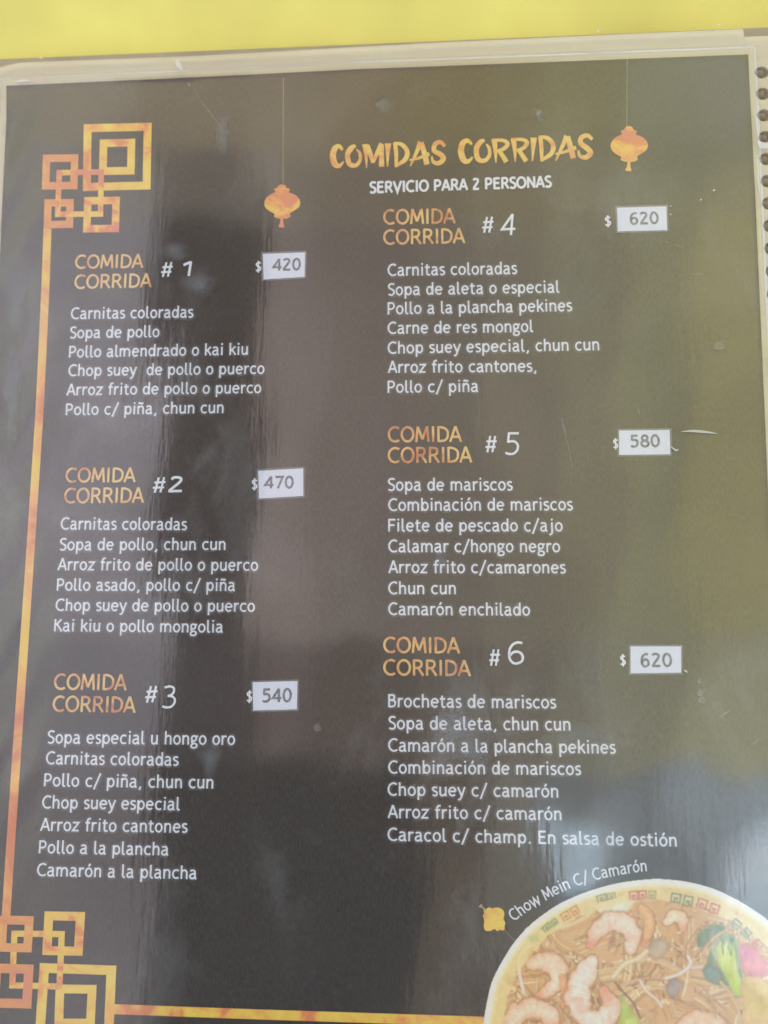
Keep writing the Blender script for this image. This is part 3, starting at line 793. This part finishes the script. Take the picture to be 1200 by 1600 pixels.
blob([(1042, 1536), (1052, 1526), (1068, 1536), (1062, 1550), (1050, 1562), (1040, 1548)], (176, 160, 158), (166, 134, 104), 20)
blob([(968, 1552), (976, 1562), (990, 1582), (1004, 1606), (1010, 1640), (968, 1640), (966, 1600), (970, 1576)], (190, 206, 92), (178, 186, 96), 7)
strand([(1010, 1486), (996, 1498), (976, 1506), (958, 1526)], 9, (240, 218, 176), None)
strand([(962, 1536), (974, 1550), (990, 1568), (1000, 1590)], 3.4, (150, 118, 78))
strand([(830, 1478), (818, 1484), (811, 1500), (812, 1522), (818, 1550)], 6.5, (240, 220, 210), 8)
strand([(1040, 1528), (1052, 1525), (1066, 1519), (1079, 1506), (1075, 1494)], 6, (238, 224, 212), 15)
strand([(1000, 1532), (1010, 1548), (1024, 1560), (1034, 1572)], 5.5, (236, 214, 196), 16)
strand([(1082, 1512), (1098, 1510)], 6, (232, 202, 190))
# greens and pink onion on the right
blob([(1088, 1468), (1094, 1454), (1112, 1444), (1132, 1446), (1136, 1458), (1120, 1468), (1108, 1480), (1092, 1480)], (112, 130, 88), (130, 140, 96), 10)
blob([(1104, 1504), (1108, 1488), (1120, 1470), (1134, 1458), (1150, 1466), (1160, 1500), (1160, 1528), (1148, 1540), (1124, 1540), (1100, 1524)], (122, 140, 96), (140, 150, 100), 10)
strand([(1136, 1452), (1118, 1464), (1104, 1478), (1098, 1496)], 5, (214, 172, 116))
blob([(1119, 1480), (1126, 1470), (1130, 1478), (1136, 1468), (1140, 1478), (1146, 1472), (1151, 1496), (1154, 1520), (1164, 1546), (1150, 1556), (1138, 1536), (1126, 1514), (1118, 1496)], (194, 212, 90), (174, 196, 92), 11)
strand([(1138, 1478), (1142, 1492)], 2.5, (104, 128, 70)); strand([(1128, 1476), (1130, 1490)], 2, (120, 144, 76))
blob([(1100, 1512), (1112, 1508), (1128, 1520), (1130, 1534), (1116, 1538), (1102, 1528)], (126, 148, 132), (110, 124, 96))
blob([(1156, 1478), (1170, 1474), (1186, 1486), (1200, 1508), (1196, 1524), (1180, 1528), (1162, 1520), (1156, 1500)], (214, 124, 138), (196, 128, 126), 12)
blob([(1162, 1488), (1172, 1486), (1178, 1494), (1166, 1498)], (226, 150, 180), (216, 120, 146))
blob([(1158, 1532), (1176, 1526), (1196, 1532), (1216, 1550), (1220, 1610), (1190, 1650), (1168, 1610), (1160, 1570)], (222, 196, 122), (212, 176, 110), 13)
strand([(1126, 1534), (1140, 1552), (1152, 1574), (1158, 1600)], 5, (222, 190, 140)); strand([(1096, 1540), (1110, 1560), (1118, 1590)], 4, (204, 168, 120))
# decorated rim of the bowl
r1 = np.clip((34 + 5 * (fractal(16, 9) - .5) * 2 - DIN) / 3, 0, 1) * np.clip((.9 + ang2 * 0 + (fractal(30, 21) - .35) * 3), 0, 1)
lay(r1 * .85, (232, 214, 156)); lay(np.clip((15 - DIN) / 4, 0, 1), (236, 224, 176))
def key(cx_, cy_, w, h, rot, col, flip=1):
    P = np.array([(-.5, .5), (-.5, -.5), (.5, -.5), (.5, .5), (-.15, .5), (-.15, 0), (.15, 0), (.15, .2)]) * [w * flip, h]
    c, s = math.cos(rot), math.sin(rot); P = P @ np.array([[c, s], [-s, c]]) + [cx_, cy_]
    for a, b in zip(P[:-1], P[1:]): strand([a, (a + b) / 2, b], 2.6, col, None, .85, False)
RED, GRN, ORA = (196, 112, 96), (112, 136, 104), (206, 140, 84)
key(990, 1399, 12, 12, -.08, RED); key(1004, 1398, 11, 12, -.02, RED, -1)
key(1019, 1398, 10, 11, .03, (160, 160, 110)); key(1056, 1403, 14, 13, .15, GRN); key(1075, 1408, 13, 15, .2, GRN, -1)
key(1097, 1412, 14, 14, .3, RED); key(1116, 1420, 13, 14, .35, RED, -1)
key(884, 1431, 12, 12, -.55, ORA); key(898, 1423, 11, 12, -.5, ORA, -1); key(940, 1403, 14, 9, -.28, (140, 146, 108)); key(955, 1400, 12, 8, -.2, (150, 156, 118), -1)
key(854, 1449, 12, 8, -.75, (128, 150, 110)); key(866, 1441, 9, 8, -.65, (140, 156, 110), -1)
lay(np.clip((fractal(10, 31) - .2) * 4, 0, 1) * np.clip(1 - np.hypot((PX - 834) / 14, (PY - 1466) / 9), 0, 1), (176, 196, 140))
key(1150, 1444, 13, 12, .7, (120, 150, 110)); key(1166, 1458, 12, 12, .8, (120, 150, 110), -1); key(1184, 1476, 12, 12, .9, RED)
lay(np.clip((9.5 - DIN) / 2.5, 0, 1), (236, 234, 240)); LBL[DIN < 9] = 14
nz = (fractal(5, 77) - .5)[..., None] * 14; C = np.clip(((C + nz) - 170) * 1.25 + np.array([180, 180, 180]), 0, 255); C = np.clip(C * .85 + np.array([248, 232, 196]) * .15, 0, 255)
inside = bowl & (PX < np.interp(PY, [p[1] for p in RIGHT], [p[0] for p in RIGHT]) - 1)
cl = C / 255; CL = np.where(cl <= .04045, cl / 12.92, ((cl + .055) / 1.055) ** 2.4) ** 1.0 * .95 * PK
def photo_mat():
    m, n, b = new_mat('printed_food_photo')
    a = n.nodes.new('ShaderNodeVertexColor'); a.layer_name = 'ink'; n.links.new(a.outputs[0], b.inputs['Base Color'])
    b.inputs['Roughness'].default_value = .6; b.inputs['Specular IOR Level'].default_value = .1
    return m
M['photo'] = photo_mat()
def cells(name, mask, parent, z, label=None):
    ys_, xs_ = np.nonzero(mask)
    if len(ys_) == 0: return None
    idx = -np.ones((CHh + 1, CW + 1), int); need = np.zeros((CHh + 1, CW + 1), bool)
    for dy in (0, 1):
        for dx in (0, 1): need[ys_ + dy, xs_ + dx] = True
    vy, vx = np.nonzero(need); idx[vy, vx] = np.arange(len(vy))
    P = at(vx + X0 + 0.0, vy + Y0 + 0.0); P[:, 2] = z
    F = np.stack([idx[ys_, xs_], idx[ys_ + 1, xs_], idx[ys_ + 1, xs_ + 1], idx[ys_, xs_ + 1]], 1)
    me = bpy.data.meshes.new(name)
    me.vertices.add(len(P)); me.vertices.foreach_set('co', P.ravel())
    me.loops.add(F.size); me.loops.foreach_set('vertex_index', F.ravel())
    me.polygons.add(len(F)); me.polygons.foreach_set('loop_start', np.arange(0, F.size, 4)); me.polygons.foreach_set('loop_total', np.full(len(F), 4))
    me.update(calc_edges=True)
    CP = np.pad(CL, ((1, 1), (1, 1), (0, 0)), mode='edge')
    cv = (CP[vy, vx] + CP[vy + 1, vx] + CP[vy, vx + 1] + CP[vy + 1, vx + 1]) / 4
    ca = me.color_attributes.new('ink', 'FLOAT_COLOR', 'POINT'); ca.data.foreach_set('color', np.hstack([cv, np.ones((len(cv), 1))]).ravel())
    me.materials.append(M['photo'])
    o = link(bpy.data.objects.new(name, me), parent)
    if label: o['label'] = label
    return o
food = cells('food_photo', inside & (LBL == 0), menu, .00007, 'printed photo of a bowl of noodles with shrimp')
NAMES = {1: 'shrimp', 2: 'shrimp', 3: 'shrimp', 4: 'shrimp', 5: 'shrimp', 6: 'shrimp', 7: 'green_leaf', 8: 'bean_sprout', 9: 'onion_piece', 10: 'broccoli_leaf', 11: 'green_stalk', 12: 'red_onion', 13: 'yellow_pepper', 14: 'bowl_rim', 15: 'bean_sprout', 16: 'bean_sprout', 17: 'shrimp', 18: 'shrimp', 19: 'mushroom_slice', 20: 'mushroom_slice'}
for k, nme in NAMES.items(): cells(nme, inside & (LBL == k), food, .00007)

# ------------------------------------------------------------------ scuffs, scratches and glints on the film
def scuff(pts, w, z=.0011, mat='scratch', name='scratch'):
    ink = Ink(z); a = spline(pts, 4); n = len(a); ink.ribbon(a, [w * math.sin(math.pi * (i + .6) / (n + .2)) for i in range(n)])
    ink.build(name, M[mat], menu)
for pts, w in [([(1122, 1120), (1134, 1112), (1141, 1108)], 1.6), ([(1170, 1163), (1182, 1156)], 1.6), ([(877, 655), (880, 672), (884, 684)], 4.5),
               ([(883, 684), (888, 706), (894, 735)], 1.2), ([(995, 640), (997, 650)], 3), ([(295, 133), (299, 139)], 4), ([(300, 140), (330, 180), (362, 220)], 1.6), ([(839, 185), (843, 176)], 6), ([(1020, 375), (1075, 392)], .8),
               ([(1103, 1075), (1090, 1089)], 0.9), ([(1075, 430), (1104, 432)], 1), ([(860, 280), (864, 296)], 1)]:
    scuff(pts, w)
scuff([(1062, 676), (1080, 675), (1100, 676.5), (1118, 679)], 4.0, mat='glint', name='scratch_glint')  # scratch with its glint painted pale
M['smear'] = simple('bluish_smear_and_sheen', (.50, .58, .68), .4, .2, 300, Alpha=.016)
for (x, y, rx, ry) in [(312, 446, 26, 17), (840, 182, 9, 10), (600, 168, 13, 9), (705, 1135, 34, 26), (740, 1175, 24, 30), (905, 1150, 60, 22), (960, 1290, 46, 60), (1168, 1330, 40, 60), (915, 1340, 40, 50), (350, 215, 9, 34), (275, 395, 22, 12), (690, 880, 12, 20), (330, 1185, 16, 26), (22, 620, 12, 60), (30, 480, 14, 50)]:  # bluish smudges, plus sheen painted at far left and lower right
    ink = Ink(.0009 + .00001 * (int(x) % 9))
    for k in range(7):
        sc_ = 1.15 - .15 * k
        ink.poly([(x + rx * sc_ * (1 + .22 * math.sin(3 * a + x) + .12 * math.sin(5 * a + y)) * math.cos(a), y + ry * sc_ * (1 + .2 * math.sin(2 * a + y)) * math.sin(a)) for a in np.linspace(0, 2 * math.pi, 30)[:-1]])
    ink.build('smudge_or_sheen', M['smear'], menu)
for (x, y, rx, ry) in [(1121, 543, 9, 6.5), (1091, 1082, 5, 5), (1094, 1093, 5, 5), (1090, 1064, 3, 4), (497, 1136, 6, 6)]:
    ink = Ink(.0011); ink.poly([(x + rx * (1 + .15 * math.sin(3 * a)) * math.cos(a), y + ry * math.sin(a)) for a in np.linspace(0, 2 * math.pi, 18)[:-1]]); ink.build('smudge_or_sheen', M['scratch'], menu)
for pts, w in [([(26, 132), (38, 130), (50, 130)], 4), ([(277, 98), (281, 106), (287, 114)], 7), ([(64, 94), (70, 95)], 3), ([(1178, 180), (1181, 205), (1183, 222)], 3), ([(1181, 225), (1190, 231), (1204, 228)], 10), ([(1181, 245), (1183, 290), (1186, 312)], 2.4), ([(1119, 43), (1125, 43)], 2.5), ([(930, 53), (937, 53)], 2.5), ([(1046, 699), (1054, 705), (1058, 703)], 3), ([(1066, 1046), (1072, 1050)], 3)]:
    scuff(pts, w, z=.0012, mat='glint', name='painted_glint')  # highlights on the plastic, painted as pale ribbons
ink = Ink(.0011)
for x, y, r in [(1094, 315, 0), (1113.5, 300.5, 2.6), (1093, 315, 2), (1046, 325, 1.5), (1046, 338, 1.8)]:
    if r: ink.poly([(x - r, y + r * .3), (x, y + r * .7), (x + r, y - r * .2), (x, y - r * .6)])
ink.build('speck', M['glint'], menu)

# ------------------------------------------------------------------ added unseen canopy, coloured to tint what the film mirrors
HC = 1.5
def cloth_trans(name, col, tcol, mixf):
    m = bpy.data.materials.new(name); m.use_nodes = True; n = m.node_tree; n.nodes.clear()
    out = n.nodes.new('ShaderNodeOutputMaterial'); d = n.nodes.new('ShaderNodeBsdfDiffuse'); t = n.nodes.new('ShaderNodeBsdfTranslucent')
    d.inputs[0].default_value = (*col, 1); t.inputs[0].default_value = (*tcol, 1)
    w = noise(n, 3, 4, .6, geo(n))
    mx = n.nodes.new('ShaderNodeMixShader'); mx.inputs[0].default_value = mixf
    n.links.new(d.outputs[0], mx.inputs[1]); n.links.new(t.outputs[0], mx.inputs[2]); n.links.new(mx.outputs[0], out.inputs[0])
    hue = ramp(n, w.outputs[0], [(.35, tuple(c * .85 for c in tcol)), (.65, tuple(min(1, c * 1.1) for c in tcol))]); n.links.new(hue, t.inputs[0])
    return m
M['beam'] = simple('dark_wood', (.05, .038, .028), .6, .3, 20)
def panel(px_poly, H, mat, name, sag=.02, th=.002, n=12):
    P = [mirror(x, y, H) for x, y in px_poly]
    v = []; f = []
    for s_, zo in ((0, 0), (1, th)):
        for j in range(n + 1):
            for i in range(n + 1):
                u, w = i / n, j / n
                q = (P[0] * (1 - u) + P[1] * u) * (1 - w) + (P[3] * (1 - u) + P[2] * u) * w
                v.append((q.x, q.y, q.z - sag * math.sin(math.pi * u) * math.sin(math.pi * w) + zo))
    m_ = (n + 1) ** 2
    for j in range(n):
        for i in range(n):
            a = j * (n + 1) + i; q = (a, a + 1, a + n + 2, a + n + 1); f.append(q); 
    return v[:m_], f
canopy = empty('reflection_canopy', (0, 0, 0)); tag(canopy, 'added unseen awning stretched over the table, mirrored in the film', 'reflection_canopy')
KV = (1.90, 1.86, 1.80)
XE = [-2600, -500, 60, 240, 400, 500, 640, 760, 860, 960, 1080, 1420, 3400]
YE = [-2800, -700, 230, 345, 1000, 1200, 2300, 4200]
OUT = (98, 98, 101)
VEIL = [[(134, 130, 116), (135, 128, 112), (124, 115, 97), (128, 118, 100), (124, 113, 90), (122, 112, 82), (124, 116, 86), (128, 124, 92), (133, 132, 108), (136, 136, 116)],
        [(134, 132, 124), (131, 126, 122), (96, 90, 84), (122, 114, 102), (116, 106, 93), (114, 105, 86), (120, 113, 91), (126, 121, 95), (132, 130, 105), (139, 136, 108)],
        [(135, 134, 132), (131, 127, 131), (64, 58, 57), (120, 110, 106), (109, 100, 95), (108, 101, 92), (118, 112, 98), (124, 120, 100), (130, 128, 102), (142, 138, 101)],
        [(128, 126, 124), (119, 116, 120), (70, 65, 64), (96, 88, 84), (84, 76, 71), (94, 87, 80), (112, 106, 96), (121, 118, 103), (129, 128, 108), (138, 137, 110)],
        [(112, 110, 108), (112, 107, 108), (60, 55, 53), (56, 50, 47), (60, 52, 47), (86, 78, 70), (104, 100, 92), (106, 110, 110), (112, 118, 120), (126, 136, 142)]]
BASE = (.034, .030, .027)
OPENINGS = [[(868, 1290), (905, 1278), (955, 1300), (962, 1392), (915, 1405), (872, 1398)], [(1130, 1500), (1136, 1420), (1146, 1350), (1160, 1305), (1180, 1288), (1215, 1285), (1260, 1300), (1265, 1420), (1250, 1540), (1190, 1530)]]
OPEN_XY = []
for q in OPENINGS:
    p_ = at([a for a, b in spline(q, 5, True)], [b for a, b in spline(q, 5, True)]); OPEN_XY.append([tuple(a[:2]) for a in p_])
def pip(x, y, poly):
    ins = False; j = len(poly) - 1
    for i in range(len(poly)):
        (xi, yi), (xj, yj) = poly[i], poly[j]
        if (yi > y) != (yj > y) and x < (xj - xi) * (y - yi) / (yj - yi) + xi: ins = not ins
        j = i
    return ins
for r in range(7):
    for c in range(12):
        t = VEIL[r - 1][c - 1] if 1 <= r <= 5 and 1 <= c <= 10 else OUT
        col = tuple(max(.02, (lin(v) - b) * k) for v, b, k in zip(t, BASE, KV))  # panel colour worked back from the film tone wanted there
        mt = cloth_trans('canopy_tint', tuple(x * .6 for x in col), tuple(min(1, x) for x in col), .85)
        fine = r == 5 and c >= 7 and c <= 10
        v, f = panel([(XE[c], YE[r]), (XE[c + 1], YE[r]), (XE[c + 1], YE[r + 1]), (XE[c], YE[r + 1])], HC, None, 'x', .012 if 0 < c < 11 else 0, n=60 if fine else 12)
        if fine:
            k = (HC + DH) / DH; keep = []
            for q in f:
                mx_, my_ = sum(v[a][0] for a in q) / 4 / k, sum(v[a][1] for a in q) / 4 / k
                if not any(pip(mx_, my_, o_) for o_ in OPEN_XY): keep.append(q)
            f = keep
        mesh_obj('tint_panel', v, f, mt, canopy, smooth=True)
# mottled pale skylight sheets added unseen to put bright patches in the film
def glare_sheet_mat():
    m = cloth_trans('pale_glare_sheet', (.5, .6, .7), (.6, .8, .95), .9); n = m.node_tree
    t = [x for x in n.nodes if x.type == 'BSDF_TRANSLUCENT'][0]
    w = noise(n, 9, 5, .65, geo(n)); n.links.new(ramp(n, w.outputs[0], [(.36, (.35, .48, .55)), (.46, (.70, .90, 1)), (.60, (.95, 1, 1))]), t.inputs[0])
    return m
M['glare'] = glare_sheet_mat()
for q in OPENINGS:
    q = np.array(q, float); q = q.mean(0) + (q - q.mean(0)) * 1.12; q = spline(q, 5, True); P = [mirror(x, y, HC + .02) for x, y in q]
    mesh_obj('glare_sheet', [tuple(p) for p in P], [tuple(range(len(P)))], M['glare'], canopy)
